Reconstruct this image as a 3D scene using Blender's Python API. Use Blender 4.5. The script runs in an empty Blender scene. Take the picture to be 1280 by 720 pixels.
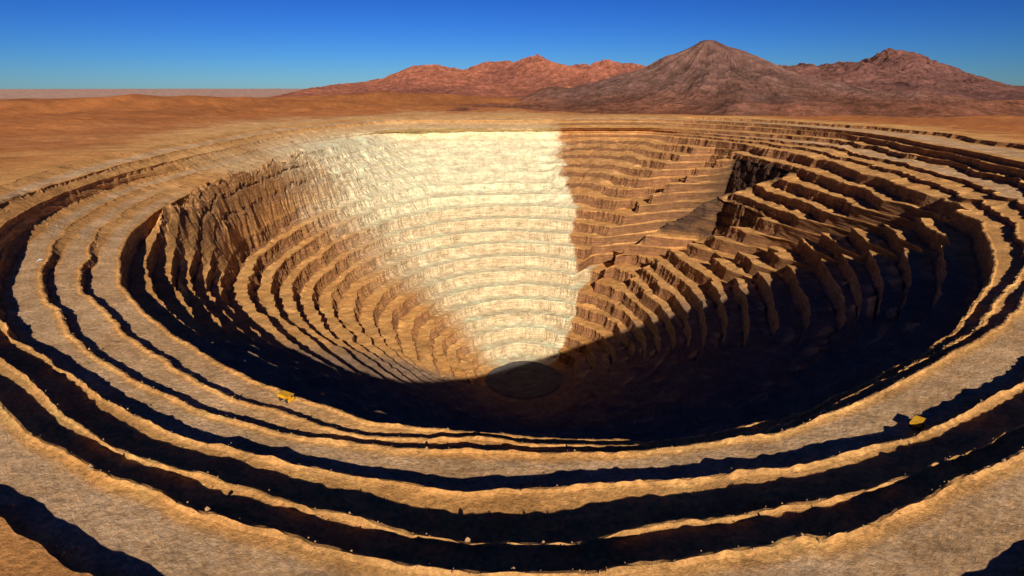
import bpy, bmesh, math, time
import numpy as np
from mathutils import Vector
t0=time.time()
sc=bpy.context.scene
H=150.0; F=768.0; PITCH=math.radians(18.1)
cp,sp=math.cos(PITCH),math.sin(PITCH)
# survey helper: sight line + known elevation -> world x,y of a terrain control point (metres)
def bp(px,py,z):
    u=(px-640)/F; v=(360-py)/F
    dy=cp+v*sp; dz=-sp+v*cp
    t=(z-H)/dz
    return (u*t,dy*t)
# ------------------------------------------------------------ noise
def _h(i,j,k):
    n=(i.astype(np.int64)*374761393+j.astype(np.int64)*668265263+k.astype(np.int64)*2147483647+1013904223)
    n=(n^(n>>13))&0xffffffff
    n=(n*1274126177)&0xffffffff
    n=(n^(n>>16))&0xffffffff
    return (n&0xffffff).astype(np.float32)/float(0xffffff)
def vn(x,y,z):
    xi=np.floor(x);yi=np.floor(y);zi=np.floor(z)
    fx=(x-xi).astype(np.float32);fy=(y-yi).astype(np.float32);fz=(z-zi).astype(np.float32)
    fx=fx*fx*(3-2*fx);fy=fy*fy*(3-2*fy);fz=fz*fz*(3-2*fz)
    def L(k):
        a=_h(xi,yi,k);b=_h(xi+1,yi,k);c=_h(xi,yi+1,k);d=_h(xi+1,yi+1,k)
        return (a+(b-a)*fx)*(1-fy)+(c+(d-c)*fx)*fy
    r=L(zi)*(1-fz)+L(zi+1)*fz
    return r*2-1
def fbm(x,y,z,s,o=4,g=.5):
    a=1.0;t=0;q=1.0/s;n=0
    for k in range(o):
        t=t+a*vn(x*q+17.3*k,y*q+5.1*k,z*q+9.7*k);n+=a;a*=g;q*=2.03
    return t/n
def rid(x,y,z,s,o=4,g=.5):
    a=1.0;t=0;q=1.0/s;n=0
    for k in range(o):
        t=t+a*(1-2*np.abs(vn(x*q+31.3*k,y*q+15.1*k,z*q+9.7*k)));n+=a;a*=g;q*=2.03
    return t/n
def ss(a,b,x):
    t=np.clip((x-a)/(b-a),0,1);return t*t*(3-2*t)
# ------------------------------------------------------------ pit contours
ZK=[-650,-530,-373,-200,-62,-44,-31,-13,0,11]
ST=[
[(660,830),(690,691),(680,655),(680,603),(675,561),(670,546),(668,540),(662,530),(658,518),(655,500)],
[(980,815),(920,679),(900,643),(880,598),(860,555),(830,544),(790,535),(740,524),(700,511),(680,496)],
[(1180,780),(1110,638),(1080,612),(1052,574),(1016,528),(980,521),(890,513),(800,503),(735,495),(695,489)],
[(1330,700),(1240,583),(1215,565),(1185,533),(1135,478),(1090,476),(975,475),(850,468),(765,472),(702,480)],
[(1500,600),(1365,518),(1330,503),(1292,472),(1225,422),(1172,427),(1030,430),(880,432),(785,450),(704,474)],
[(1600,480),(1460,430),(1410,420),(1358,400),(1285,370),(1220,378),(1055,385),(885,400),(788,430),(703,468)],
[(1640,372),(1500,340),(1450,335),(1395,325),(1320,312),(1240,320),(1040,340),(870,368),(778,412),(698,463)],
[(1600,280),(1450,262),(1400,262),(1350,265),(1290,265),(1205,268),(1000,300),(840,340),(760,397),(691,459)],
[(1400,200),(1290,205),(1255,208),(1220,212),(1170,217),(1090,222),(930,262),(800,315),(735,386),(680,455)],
[(1110,160),(1060,164),(1045,168),(1030,175),(1005,180),(965,187),(850,235),(750,300),(705,378),(670,452)],
[(860,146),(850,150),(845,154),(840,161),(830,164),(815,169),(750,218),(695,292),(675,374),(660,451)],
[(650,146),(645,150),(645,154),(640,161),(640,164),(640,169),(640,216),(635,290),(645,373),(650,451)],
[(490,147),(495,151),(495,155),(500,162),(500,165),(505,170),(530,220),(560,295),(610,377),(638,453)],
[(350,158),(365,163),(370,168),(380,175),(385,180),(400,188),(440,238),(500,308),(580,386),(627,457)],
[(190,185),(220,190),(240,196),(260,203),(280,208),(310,217),(370,264),(455,328),(557,397),(617,461)],
[(40,218),(100,222),(130,225),(155,230),(180,236),(230,246),(315,295),(425,352),(540,410),(610,466)],
[(-80,280),(0,258),(35,263),(65,268),(100,277),(170,287),(285,330),(415,378),(533,423),(606,471)],
[(-200,370),(-90,340),(-40,330),(5,325),(62,330),(150,335),(285,370),(425,405),(535,440),(605,476)],
[(-200,480),(-90,430),(-50,405),(-5,395),(75,398),(185,392),(315,412),(450,432),(545,457),(608,481)],
[(-110,590),(-20,495),(20,470),(60,455),(125,452),(250,438),(370,450),(485,458),(560,474),(614,487)],
[(50,690),(110,583),(140,553),(165,516),(215,494),(340,484),(440,487),(530,486),(585,491),(624,493)],
[(230,770),(270,637),(290,603),(310,563),(350,532),(440,519),(520,514),(575,507),(608,503),(634,497)],
[(440,815),(480,679),(490,644),(500,593),(520,556),(560,538),(595,530),(620,521),(634,512),(645,499)],
]
NS=len(ST)
FAC=np.ones(NS);FAC[:8]=[1,.88,.66,.58,.56,.6,.72,.88]
FAC[18:23]=[.85,.8,.8,.85,.95]
def zk(k,j): return ZK[k]*(FAC[j] if k>=4 else 1)
KP=np.zeros((10,NS,2))
for j,row in enumerate(ST):
    for k in range(10):
        p=row[9-k]; KP[k,j]=bp(p[0],p[1],zk(k,j))
M=3400
q=np.arange(M)*NS/M
j0=np.floor(q).astype(int); f=(q-j0)[None,:,None]
P=[KP[:,(j0+o)%NS] for o in (-1,0,1,2)]
CR=0.5*((2*P[1])+(-P[0]+P[2])*f+(2*P[0]-5*P[1]+4*P[2]-P[3])*f*f+(-P[0]+3*P[1]-3*P[2]+P[3])*f**3)
facq=np.interp(q,np.arange(NS+1),np.append(FAC,FAC[0]))
NB=[4,5,5,5,2,1,1,1,1]
# quarry faces where several benches have been cut into one cliff with a wide platform above or below
BL=[(7.7,8.42,2.3,3.05,'out',1.0),(8.48,9.15,2.1,3.75,'out',1.0),(9.25,9.5,3.3,4.3,'out',.7),(7.1,7.45,3.1,4.4,'out',.6),(6.45,6.65,3.0,3.9,'out',.5)]
def seff(s):
    se=np.full(M,float(s))
    for a,b,sa,sb,t,st in BL:
        m=st*ss(a-.03,a+.03,q)*ss(b+.03,b-.03,q)
        v=np.interp(s,[sa-.9,sa,sb],[sa-.9,sb-.15*(sb-sa),sb])
        if sa-.9<s<sb: se=se+m*(v-s)
    return se
cs=[]
for k,n in enumerate(NB):
    for m in range(n): cs.append(k+m/n)
cs.append(9.0);cs=np.array(cs);NC=len(cs)
zkq=np.array(ZK,float)[:,None]*np.where(np.arange(10)[:,None]>=4,facq[None],1.0)
cz=np.array([zkq[min(int(s),8)]*(1-(s-min(int(s),8)))+zkq[min(int(s),8)+1]*(s-min(int(s),8)) for s in cs])
ar=np.arange(M)
cx=[]
for s in cs:
    se=np.clip(seff(s),0,9);k0=np.minimum(np.floor(se).astype(int),8);a=(se-k0)[:,None]
    cx.append(CR[k0,ar]*(1-a)+CR[k0+1,ar]*a)
cx=np.array(cx);base=cx.copy()
for i in range(1,NC):
    d=base[i]-base[i-1];w=np.linalg.norm(d,axis=1)+1e-6;dn=d/w[:,None]
    zz=np.full(M,i*13.7)
    rt=ss(6.2,7,q)*ss(10,9.2,q)
    wl=ss(18.5,17.5,q)*ss(13,14,q)
    bx,by=base[i,:,0],base[i,:,1]
    inner=1.0 if cs[i]<4 else 0.0
    n=fbm(bx,by,zz,170,3)*(16+8*inner)+fbm(bx,by,zz+5,30,4,.6)*(6+8*rt+5*wl*inner+3*inner)
    blk=fbm(bx,by,zz*.15,220,2)*3; fl=np.floor(blk);blk=fl+ss(.42,.58,blk-fl)
    n=n+blk*11*rt*(cs[i]>1.5)
    n=np.clip(n,-.4*w,.4*w)
    cx[i]=base[i]+dn*n[:,None]
zc=np.zeros((NC,M))
for i in range(NC):
    zc[i]=cz[i]+(fbm(cx[i,:,0],cx[i,:,1],np.full(M,i*3.1),220,2)*(6.0 if cs[i]<4 else 1.2) if 0<i else 0)
X=[];Y=[];Z=[];S=[];PH=[];KIND=[]
def add(x,y,z,s,ph,kind):
    X.append(x);Y.append(y);Z.append(z);S.append(np.full(M,s));PH.append(np.full(M,ph));KIND.append(np.full(M,kind))
ctr=cx[0].mean(axis=0)
for a in np.linspace(0.02,.94,12):
    p=ctr+(cx[0]-ctr)*a
    add(p[:,0],p[:,1],np.full(M,-650.)+ (a>.5)*2.0+fbm(p[:,0],p[:,1],0*q,40,3)*2,-1.0,a,0.)
def BUT(s):
    hi=(q>8.45)
    return (ss(7.7,7.8,q)*ss(9.17,9.11,q)*ss(2.2-.15*hi,2.35-.15*hi,s)*ss(3.08+.67*hi,3.0+.67*hi,s))
ROCK=lambda s: np.clip(
    ss(13.0,13.3,q)*ss(16.4,15.6,q)*ss(2.95,3.1,s)*ss(4.0,3.9,s)*1.0
   +ss(9.75,10.0,q)*ss(10.75,10.45,q)*ss(2.3,2.8,s)*ss(4.6,4.1,s)
   +.8*ss(10.6,10.8,q)*ss(13.2,12.6,q)*ss(2.3,3.1,s)*ss(5,4.1,s)
   +.85*ss(9.9,10.2,q)*ss(17.2,16.2,q)*ss(3.95,4.05,s)
   +BUT(s),0,1)
for i in range(NC-1):
    near=cs[i]>=4
    nt,nr=(26,16) if near else (8,9)
    d=cx[i+1]-cx[i];w=np.linalg.norm(d,axis=1);h=zc[i+1]-zc[i]
    fr=np.clip(.38*h/w,.05,.55)
    us=np.linspace(0,1,nt,endpoint=False)
    vs=np.linspace(0,1,nr,endpoint=False)
    for kind,arr in ((0,us),(1,vs)):
        for a in arr:
            if kind==0:
                fx=a*(1-fr); z=zc[i].copy()
                rr=fx*w
                if near:
                    z=z+1.7*np.exp(-((rr-2.0)/1.2)**2)*(0.6+.7*vn(cx[i,:,0]/6,cx[i,:,1]/6,zc[i]))
                    z=z-1.0*ss(0,.15,a)*ss(1,.6,a)*0.6
                ph=a
            else:
                fx=1-fr+a*fr; z=zc[i]+h*(a**1.35); ph=a
            s=cs[i]+(cs[i+1]-cs[i])*fx
            rk=ROCK(s)
            fl=(a*.6) if kind==0 else .6+.4*a
            fx2=fx*(1-rk)+fl*rk
            z=z*(1-rk)+(zc[i]+h*fl)*rk
            p=cx[i]+d*fx2[:,None]
            X.append(p[:,0]);Y.append(p[:,1]);Z.append(z);S.append(s);PH.append(np.full(M,ph));KIND.append(np.full(M,float(kind)))
NIN=len(X)
c2=np.array([50.,1350.])
T0=cx[-1]; od=T0-c2; rad=np.linalg.norm(od,axis=1); od=od/rad[:,None]
dist=np.concatenate([np.linspace(0,60,24),np.geomspace(65,90000,120)])
for d in dist:
    p=T0+od*d
    X.append(p[:,0]);Y.append(p[:,1]);Z.append(zc[-1]+0*p[:,0]);S.append(np.full(M,9+min(d/100,1e9)));PH.append(np.full(M,d));KIND.append(np.full(M,2.))
X=np.array(X);Y=np.array(Y);Z=np.array(Z);S=np.array(S);PH=np.array(PH);KIND=np.array(KIND)
R=X.shape[0];Q=np.broadcast_to(q,(R,M))
inn=slice(12,NIN)
x,y,z,s,ph,kd=[A[inn] for A in (X,Y,Z,S,PH,KIND)]
rk=np.array([ROCK(a) for a in s])
nearm=ss(3.7,4.0,s)
dirx=np.broadcast_to(od[:,0],x.shape);diry=np.broadcast_to(od[:,1],x.shape)
bh=30*(1-nearm)+15*nearm
g1=rid(x,y,z*.25,26,4,.6); g2=fbm(x,y,z,7,3,.6)
ris=(kd==1)*np.sin(np.pi*np.clip(ph,0,1))**.6
ad=ris*(g1*.24*bh+g2*.13*bh)
big=rid(x,y,z*.3,90,5,.6)
rks=rk*(1-.75*nearm)
butt=np.array([BUT(a) for a in s])
lefto=ss(13.0,13.3,Q[inn])*ss(16.4,15.6,Q[inn])*rk*(1-nearm)
crm=ss(10.6,10.8,Q[inn])*ss(13.2,12.6,Q[inn])
zz=z+rks*big*12*(1-.6*crm)+lefto*(big*24+g1*14+38*np.sin(np.pi*np.clip(s-3,0,1)))+fbm(x,y,z,20,3)*(.5+1.6*(1-nearm))*(1-ris*.5)+(kd==0)*fbm(x,y,z,5,2)*.35
# rubble spilled onto the benches
zz+=(kd==0)*(1-nearm)*np.clip(fbm(x,y,z,45,3)-.05,0,1)*ss(.3,1,ph)*16
right=ss(6.3,7,Q[inn])*ss(9.4,8.9,Q[inn])*ss(1.9,2.6,s)*ss(8,6,s)
zz+=right*rid(x,y,z*.2,130,4,.6)*8
ex=butt*(rid(x,y,z*.05,70,4,.6)*26)
X[inn]=x+dirx*(ad+rks*g1*6+ex);Y[inn]=y+diry*(ad+rks*g1*6+ex);Z[inn]=zz
x,y,z,d=[A[NIN:] for A in (X,Y,Z,PH)]
def hill(x0,y0,h,sx,sy): return h*np.exp(-((x-x0)/sx)**2-((y-y0)/sy)**2)
o=fbm(x,y,0*x,900,5,.5)*ss(20,900,d)*26+fbm(x,y,0*x,60,4,.55)*ss(0,60,d)*3*ss(3000,500,d)+rid(x,y,0*x,2500,4)*ss(800,3500,d)*34*ss(9000,5000,d)
o+=fbm(x,y,0*x,220,4,.55)*ss(40,300,d)*9*ss(5000,1500,d)
lf=ss(-300,-1200,x)
o+=lf*rid(x,y,0*x,700,4,.5)*ss(150,900,d)*26*ss(5000,2500,d)
o+=hill(-2300,4000,75,1500,420)+hill(-900,5000,80,1200,450)+hill(-3400,3000,50,900,350)+hill(1400,5000,50,1500,600)
o-=ss(4000,14000,d)*40
Z[NIN:]=z*ss(3000,0,d)+o
# colours
def C(*c): return np.array(c,dtype=np.float32)
col=np.zeros((R,M,3),np.float32)
def mixc(m,c):
    global col
    m=m[...,None].astype(np.float32); col=col*(1-m)+m*c
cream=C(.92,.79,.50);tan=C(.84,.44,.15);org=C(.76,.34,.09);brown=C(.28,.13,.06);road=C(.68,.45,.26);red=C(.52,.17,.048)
col[:]=tan
nl=fbm(X,Y,Z,150,4,.55); nm=fbm(X,Y,Z,35,3,.6)
mixc(np.clip(.4+nl*1.2,0,1)*.6,org)
farsoft=ss(9.6,10.2,Q)*ss(17,16,Q)*ss(3.9,4.1,S)
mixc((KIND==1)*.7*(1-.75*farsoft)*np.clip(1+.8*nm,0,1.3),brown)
edge=nl*.25
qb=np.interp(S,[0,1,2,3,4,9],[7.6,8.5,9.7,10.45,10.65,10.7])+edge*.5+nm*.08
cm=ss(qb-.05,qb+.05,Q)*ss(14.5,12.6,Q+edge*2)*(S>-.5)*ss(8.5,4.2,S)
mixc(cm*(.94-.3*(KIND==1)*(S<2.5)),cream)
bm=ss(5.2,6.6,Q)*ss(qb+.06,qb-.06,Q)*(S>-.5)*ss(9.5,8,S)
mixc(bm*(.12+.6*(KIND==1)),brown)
nearwall_shade=np.clip(ss(6.6,5.6,Q)+ss(17.8,18.8,Q),0,1)*ss(3.99,3.9,S)*(S>-.5)
mixc(nearwall_shade*.65,C(.17,.155,.15))  # shade of the inner near wall, darkened into its rock colour
rkf=np.zeros_like(X); rkf[inn]=rks
mixc(rkf*(1-cm)*.5,brown)
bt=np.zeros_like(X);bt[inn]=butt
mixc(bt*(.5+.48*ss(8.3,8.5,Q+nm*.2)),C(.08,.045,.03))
isT=(KIND==0)
def between(a,b): return (S>=a)&(S<b)
streak=vn(Q*14,S*90,Q*0)*.5+vn(Q*40,S*210,Q*0)*.5
mixc((isT&(between(5,6)|between(8,9)))*ss(.12,.25,PH)*ss(.95,.75,PH)*np.clip(.72+.3*nm+.3*streak,0,1),road)
mixc((isT&between(4,5))*ss(14.5,15.5,Q)*ss(21.5,20,Q)*ss(.1,.25,PH)*ss(.98,.8,PH)*np.clip(.65+.3*nm+.3*streak,0,1),road)
out=(KIND==2)
dd=np.where(out,PH,0)
mixc(out*ss(0,350,dd+nl*200)*.9,red)
mixc(out*np.clip(nl*1.5,0,1)*.4,C(.60,.26,.09))
mixc(out*ss(9.8,10.8,Q)*ss(14.5,12.5,Q)*ss(700,0,dd+nl*500)*.7,C(.78,.47,.21))
nb=rid(X,Y,0*X,420,4,.6)
mixc(out*ss(300,1500,dd)*ss(9000,4000,dd)*np.clip(nb*1.2,0,1)*.6,C(.24,.085,.032))
mixc(out*ss(5000,14000,dd)*(.75+.2*nl),C(.62,.42,.34))  # distance haze painted in as a paler ground colour
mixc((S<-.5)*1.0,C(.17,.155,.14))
col*=(1+.38*nm[...,None])*(1+.16*(streak*isT*(S>4)*(S<9.2))[...,None]); col=np.clip(col,.02,.9)
def make_grid(name,X,Y,Z,col,wrap,mat,smooth=False):
    R,M=X.shape
    co=np.stack([X,Y,Z],-1).reshape(-1,3).astype(np.float32)
    a=np.arange(R-1)[:,None]*M
    if wrap: b=np.arange(M)[None];b2=(b+1)%M
    else: b=np.arange(M-1)[None];b2=b+1
    fc=np.stack([a+b,a+b2,a+M+b2,a+M+b],-1).reshape(-1,4)
    me=bpy.data.meshes.new(name)
    me.vertices.add(len(co));me.vertices.foreach_set("co",co.ravel())
    me.loops.add(fc.size);me.loops.foreach_set("vertex_index",fc.ravel().astype(np.int32))
    me.polygons.add(len(fc));me.polygons.foreach_set("loop_start",np.arange(0,fc.size,4,dtype=np.int32))
    me.update(calc_edges=True)
    at=me.color_attributes.new("Col",'FLOAT_COLOR','POINT')
    at.data.foreach_set("color",np.concatenate([col.reshape(-1,3),np.ones((len(co),1),np.float32)],1).astype(np.float32).ravel())
    me.polygons.foreach_set("use_smooth",np.full(len(fc),smooth))
    ob=bpy.data.objects.new(name,me);sc.collection.objects.link(ob);me.materials.append(mat)
    return ob
def ground_mat(name,scales=(.35,.05),bump=1.0,bd=1.2,strata=True):
    m=bpy.data.materials.new(name);m.use_nodes=True;n=m.node_tree.nodes;l=m.node_tree.links
    b=n["Principled BSDF"];b.inputs["Roughness"].default_value=.95;b.inputs["Specular IOR Level"].default_value=.1
    tc=n.new("ShaderNodeTexCoord");va=n.new("ShaderNodeVertexColor");va.layer_name="Col"
    def noise(s,d=6,r=.65,vec=None):
        x=n.new("ShaderNodeTexNoise");x.inputs["Scale"].default_value=s;x.inputs["Detail"].default_value=d;x.inputs["Roughness"].default_value=r
        l.new(vec or tc.outputs["Object"],x.inputs["Vector"]);return x
    def ramp(src,a,b_,lo,hi):
        r=n.new("ShaderNodeMapRange");r.inputs[1].default_value=a;r.inputs[2].default_value=b_;r.inputs[3].default_value=lo;r.inputs[4].default_value=hi
        l.new(src,r.inputs[0]);return r.outputs[0]
    n1=noise(scales[0],8,.75);n2=noise(scales[1],6,.65)
    def mul(a,b_):
        x=n.new("ShaderNodeMath");x.operation='MULTIPLY';l.new(a,x.inputs[0]);l.new(b_,x.inputs[1]);return x.outputs[0]
    k=mul(ramp(n1.outputs[0],.32,.68,.55,1.4),ramp(n2.outputs[0],.3,.7,.75,1.25))
    if strata:
        mp=n.new("ShaderNodeMapping");mp.inputs["Scale"].default_value=(.02,.02,.35);l.new(tc.outputs["Object"],mp.inputs[0])
        st=noise(1.0,5,.6,mp.outputs[0])
        ge=n.new("ShaderNodeNewGeometry");sx=n.new("ShaderNodeSeparateXYZ");l.new(ge.outputs["Normal"],sx.inputs[0])
        steep=ramp(sx.outputs[2],.92,.6,0,1)
        mx=n.new("ShaderNodeMix");l.new(steep,mx.inputs[0]);mx.inputs[2].default_value=1.0
        l.new(ramp(st.outputs[0],.35,.65,.6,1.15),mx.inputs[3]);k=mul(k,mx.outputs[0])
    vm=n.new("ShaderNodeVectorMath");vm.operation='SCALE';l.new(va.outputs[0],vm.inputs[0]);l.new(k,vm.inputs["Scale"])
    l.new(vm.outputs[0],b.inputs["Base Color"])
    bu=n.new("ShaderNodeBump");bu.inputs["Strength"].default_value=bump;bu.inputs["Distance"].default_value=bd
    l.new(n1.outputs[0],bu.inputs["Height"]);l.new(bu.outputs[0],b.inputs["Normal"])
    return m
GM=ground_mat("mine_rock_and_dust",bd=1.7)
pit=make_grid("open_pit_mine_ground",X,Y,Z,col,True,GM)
# ------------------------------------------------------------ mountains
MM=ground_mat("mountain_rock",(.012,.003),1.0,25,False)
gx=np.linspace(-6500,11000,900);gy=np.linspace(7200,14500,360)
x,y=np.meshgrid(gx,gy)
def G(x0,y0,h,sx,sy): return h*np.exp(-((x-x0)/sx)**2-((y-y0)/sy)**2)
def sky_pt(px,py,yy):
    u=(px-640)/F;v=(360-py)/F;t=yy/(cp+v*sp);return u*t,H+t*(-sp+v*cp)
def skyline(pts,yy,wd,amp=1.0):
    xs=[];zs=[]
    for a,b_ in pts:
        X0,Z0=sky_pt(a,b_,yy);xs.append(X0);zs.append(Z0)
    return np.interp(x,xs,zs,left=0,right=0)*np.exp(-((y-yy)/wd)**2)
env=skyline([(300,125),(360,115),(405,104),(450,103),(480,100),(520,88),(550,85),(580,92),(610,84),(655,78),(690,80),(740,82),(790,84),(830,90),(900,100)],11500,1300)
env=np.maximum(env,skyline([(340,125),(400,114),(480,110),(560,104),(640,108),(740,104),(800,108),(840,120)],9300,900))
env=np.maximum(env,skyline([(880,100),(930,82),(970,82),(1010,86),(1045,73),(1075,80),(1110,73),(1150,80),(1185,90),(1230,103),(1290,107),(1400,112)],10000,1300))
env=np.maximum(env,skyline([(960,120),(1050,104),(1130,100),(1200,110),(1300,113),(1450,118)],8300,800))
wx=x+fbm(x,y,0*x,900,3)*350;wy=y+fbm(x,y,0*x+9,900,3)*350
rg=rid(wx,wy,0*x,1000,6,.62)
zz=env*(.96+.50*rg)-60
cc=np.zeros(x.shape+(3,),np.float32);cc[:]=C(.40,.14,.08)
mm=np.clip(.5-rg*1.2+fbm(x,y,0*x,1800,4)*.8,0,1)[...,None];cc=cc*(1-mm*.7)+C(.19,.07,.055)*mm*.7
rt=ss(1500,4000,x)[...,None];cc=cc*(1-rt*.75)+C(.135,.07,.062)*rt*.75
make_grid("mountain_range",x,y,zz,cc,False,MM)
VY=5300
vx,vz=sky_pt(885,49,VY)
gx=np.linspace(vx-2600,vx+4200,680);gy=np.linspace(VY-2300,VY+2600,430)
x,y=np.meshgrid(gx,gy)
dx=x-vx;dy=y-VY
an=np.arctan2(dy,dx)
dxs=np.where(dx>0,dx/1.25,dx)
r0=np.sqrt(dxs**2+dy**2)
r=r0+fbm(x,y,0*x,450,4)*130*ss(60,400,r0)
prof=np.interp(r,[0,50,120,300,540,800,1050,1400,1900,2600],[1,.985,.90,.71,.47,.31,.19,.10,.03,0])
gul=rid(np.cos(an)*700+r*.12,np.sin(an)*700+r*.05,0*x,150,5,.6)
zv=prof*vz+gul*40*ss(60,350,r)*ss(2600,900,r)+rid(x,y,0*x,350,5,.6)*36*ss(60,500,r)
for px,py,yy,wd,wy_ in [(700,106,5600,330,500),(770,104,5900,300,500),(1010,108,4800,350,600),(1120,128,4300,500,500),(1240,130,4300,500,500),(950,140,4000,500,300)]:
    X0,Z0=sky_pt(px,py,yy);e=G(X0,yy,Z0,wd,wy_);zv=np.maximum(zv,e*(.85+.3*rid(x,y,0*x,500,5)))
ed=ss(2600,1900,-dx)*ss(4200,3000,dx)*ss(2300,1500,-dy)*ss(2600,1900,dy)
zv=zv*ed-45*(1-ed)-4
cc=np.zeros(x.shape+(3,),np.float32);cc[:]=C(.155,.08,.06)
m2=ss(800,2000,r+fbm(x,y,0*x,400,3)*500)[...,None];cc=cc*(1-m2)+C(.22,.085,.047)*m2
m3=np.clip(gul*1.6,-1,1)[...,None];cc=cc*(1+m3*.45)
make_grid("volcano_mountain",x,y,zv,cc,False,MM)
# ------------------------------------------------------------ objects
def simple(name,c,r=.6):
    m=bpy.data.materials.new(name);m.use_nodes=True;n=m.node_tree.nodes;l=m.node_tree.links;b=n["Principled BSDF"]
    no=n.new("ShaderNodeTexNoise");no.inputs["Scale"].default_value=1.5;no.inputs["Detail"].default_value=6
    cr=n.new("ShaderNodeValToRGB");cr.color_ramp.elements[0].color=(*[v*.75 for v in c],1);cr.color_ramp.elements[1].color=(*c,1)
    cr.color_ramp.elements[0].position=.3;cr.color_ramp.elements[1].position=.6
    l.new(no.outputs[0],cr.inputs[0]);l.new(cr.outputs[0],b.inputs["Base Color"]);b.inputs["Roughness"].default_value=r;return m
MY=simple("yellow_paint",(.9,.45,.015));MB=simple("tyre_rubber",(.03,.03,.03),.9);MG=simple("window_glass",(.03,.04,.05),.2);MW=simple("white_paint",(.75,.73,.7))
def prism(bm,prof,y0,y1,mi):
    a=[bm.verts.new((p[0],y0,p[1])) for p in prof];b=[bm.verts.new((p[0],y1,p[1])) for p in prof];n=len(prof)
    fs=[bm.faces.new(a[::-1]),bm.faces.new(b)]
    for i in range(n): fs.append(bm.faces.new((a[i],a[(i+1)%n],b[(i+1)%n],b[i])))
    for f_ in fs:f_.material_index=mi
def wheel(bm,x,y,r,w):
    prism(bm,[(x+r*math.cos(t),r+r*math.sin(t)) for t in np.linspace(0,2*math.pi,16,endpoint=False)],y-w/2,y+w/2,1)
def finish(bm,name,mats):
    bmesh.ops.recalc_face_normals(bm,faces=bm.faces)
    me=bpy.data.meshes.new(name);bm.to_mesh(me);bm.free();ob=bpy.data.objects.new(name,me);sc.collection.objects.link(ob)
    for m in mats:me.materials.append(m)
    return ob
def truck():
    bm=bmesh.new()
    prism(bm,[(-4.2,1.5),(4.6,1.5),(4.6,2.3),(-4.2,2.3)],-1.2,1.2,0)
    prism(bm,[(-5.2,3.4),(-4.0,2.5),(1.6,2.4),(2.3,4.4),(5.2,4.7),(5.2,4.95),(2.2,4.8),(-5.2,4.6)],-2.6,2.6,0)
    prism(bm,[(2.5,2.31),(4.9,2.31),(4.9,3.2),(4.6,4.3),(2.8,4.3)],-.2,2.2,0)
    prism(bm,[(4.93,3.2),(4.97,3.2),(4.68,4.2),(4.64,4.2)],0,2.0,2)
    prism(bm,[(4.6,.9),(5.3,.9),(5.3,3.0),(4.61,3.0)],-2.3,2.3,0)
    for sx_ in(-1,1):
        wheel(bm,3.4,sx_*2.1,1.35,1.0);wheel(bm,-2.6,sx_*2.2,1.35,.9);wheel(bm,-2.6,sx_*1.25,1.35,.8)
    return finish(bm,"haul_truck",[MY,MB,MG])
def pickup():
    bm=bmesh.new()
    prism(bm,[(-2.6,.5),(2.6,.5),(2.6,1.1),(1.2,1.2),(.6,1.85),(-.8,1.85),(-.95,1.15),(-2.6,1.15)],-.95,.95,0)
    prism(bm,[(1.12,1.27),(1.16,1.27),(.66,1.8),(.62,1.8)],-.8,.8,2)
    for sx_ in(-1,1):
        wheel(bm,1.7,sx_*.85,.4,.28);wheel(bm,-1.7,sx_*.85,.4,.28)
    return finish(bm,"pickup_truck",[MW,MB,MG])
Xf,Yf,Zf=X.ravel(),Y.ravel(),Z.ravel()
def seat(ob,qq,row_s,ph_,rz,sc_):
    # stand the vehicle on the bench tread with parameter (station qq, contour row_s), phase ph_ across it
    jj=int(qq/NS*M)
    cand=[i for i in range(R) if KIND[i,0]==0 and abs(S[i,jj]-row_s)<.9 and S[i,jj]>=row_s and abs(PH[i,0]-ph_)<.07]
    i=cand[0];ob.location=(X[i,jj],Y[i,jj],Z[i,jj]+.05);ob.rotation_euler=(0,0,rz);ob.scale=(sc_,)*3
seat(truck(),2.85,5.0,.85,.75,.95)
seat(truck(),20.3,4.0,.3,-.55,1.05)
seat(pickup(),16.9,5.0,.3,1.2,1.2)
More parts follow.
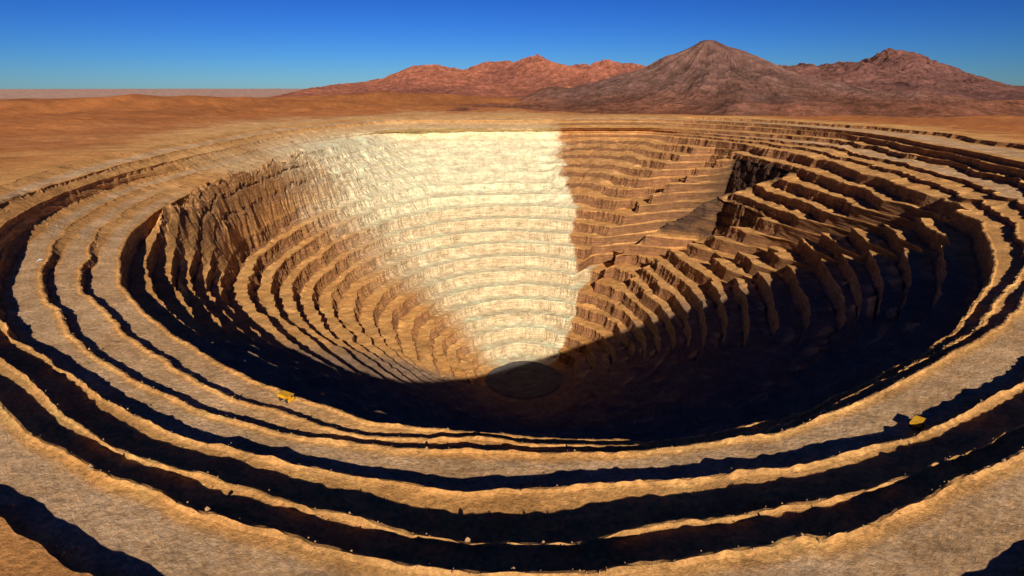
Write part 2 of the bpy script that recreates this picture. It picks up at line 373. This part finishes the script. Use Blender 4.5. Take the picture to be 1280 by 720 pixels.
# scattered rocks
rng=np.random.default_rng(4)
bm=bmesh.new();bmesh.ops.create_icosphere(bm,subdivisions=1,radius=1);tv=np.array([v.co[:] for v in bm.verts]);tf=np.array([[v.index for v in f_.verts] for f_ in bm.faces]);bm.free()
sel=np.flatnonzero(((KIND==0)&(S>4)&((PH>.8)|(PH<.06))|((KIND==1)&(PH<.35)&(S>4))).ravel()&(Yf<900))
N=7000;pick=rng.choice(sel,N)
sz=(.2+rng.pareto(3,N)*.3).clip(.2,1.2)
V=tv[None]*(sz[:,None,None]*rng.uniform(.6,1.3,(N,1,3)))*rng.uniform(.75,1.25,(N,len(tv),1))
V=V+np.stack([Xf[pick]+rng.normal(0,.8,N),Yf[pick]+rng.normal(0,.8,N),Zf[pick]+sz*.1],-1)[:,None]
FC=(tf[None]+np.arange(N)[:,None,None]*len(tv)).reshape(-1,3)
me=bpy.data.meshes.new("scattered_rocks");me.from_pydata(V.reshape(-1,3).tolist(),[],FC.tolist());me.materials.append(simple("boulder",(.48,.28,.13),.95))
ob=bpy.data.objects.new("scattered_rocks",me);sc.collection.objects.link(ob)
# ------------------------------------------------------------ light, sky, camera
EL=math.radians(24.5);AZ=math.radians(9)
sd=Vector((math.sin(AZ)*math.cos(EL),-math.cos(AZ)*math.cos(EL),math.sin(EL)))
L=bpy.data.lights.new("sun","SUN");L.energy=5;L.angle=math.radians(.5);L.color=(1,.91,.79)
lo=bpy.data.objects.new("sun",L);sc.collection.objects.link(lo);lo.rotation_euler=sd.to_track_quat('Z','Y').to_euler()
w=bpy.data.worlds.new("World");sc.world=w;w.use_nodes=True;n=w.node_tree.nodes;l=w.node_tree.links
sk=n.new("ShaderNodeTexSky");sk.sky_type='NISHITA';sk.sun_disc=False;sk.sun_elevation=EL;sk.sun_rotation=math.atan2(sd.x,sd.y)
sk.altitude=1800;sk.air_density=1.0;sk.dust_density=.15;sk.ozone_density=6
sc1=n.new("ShaderNodeVectorMath");sc1.operation='MULTIPLY';sc1.inputs[1].default_value=(.060,.072,.086)
gm=n.new("ShaderNodeGamma");gm.inputs[1].default_value=1.95
l.new(sk.outputs[0],sc1.inputs[0]);l.new(sc1.outputs[0],gm.inputs[0])
l.new(gm.outputs[0],n["Background"].inputs[0]);n["Background"].inputs[1].default_value=1.0
cam=bpy.data.cameras.new("camera");co=bpy.data.objects.new("camera",cam);sc.collection.objects.link(co);sc.camera=co
cam.sensor_width=36;cam.lens=F/1280*36;cam.clip_end=200000;cam.clip_start=1
co.location=(0,0,H);co.rotation_euler=(math.pi/2-PITCH,0,0)
sc.view_settings.view_transform='Standard';sc.view_settings.look='None';sc.view_settings.exposure=0
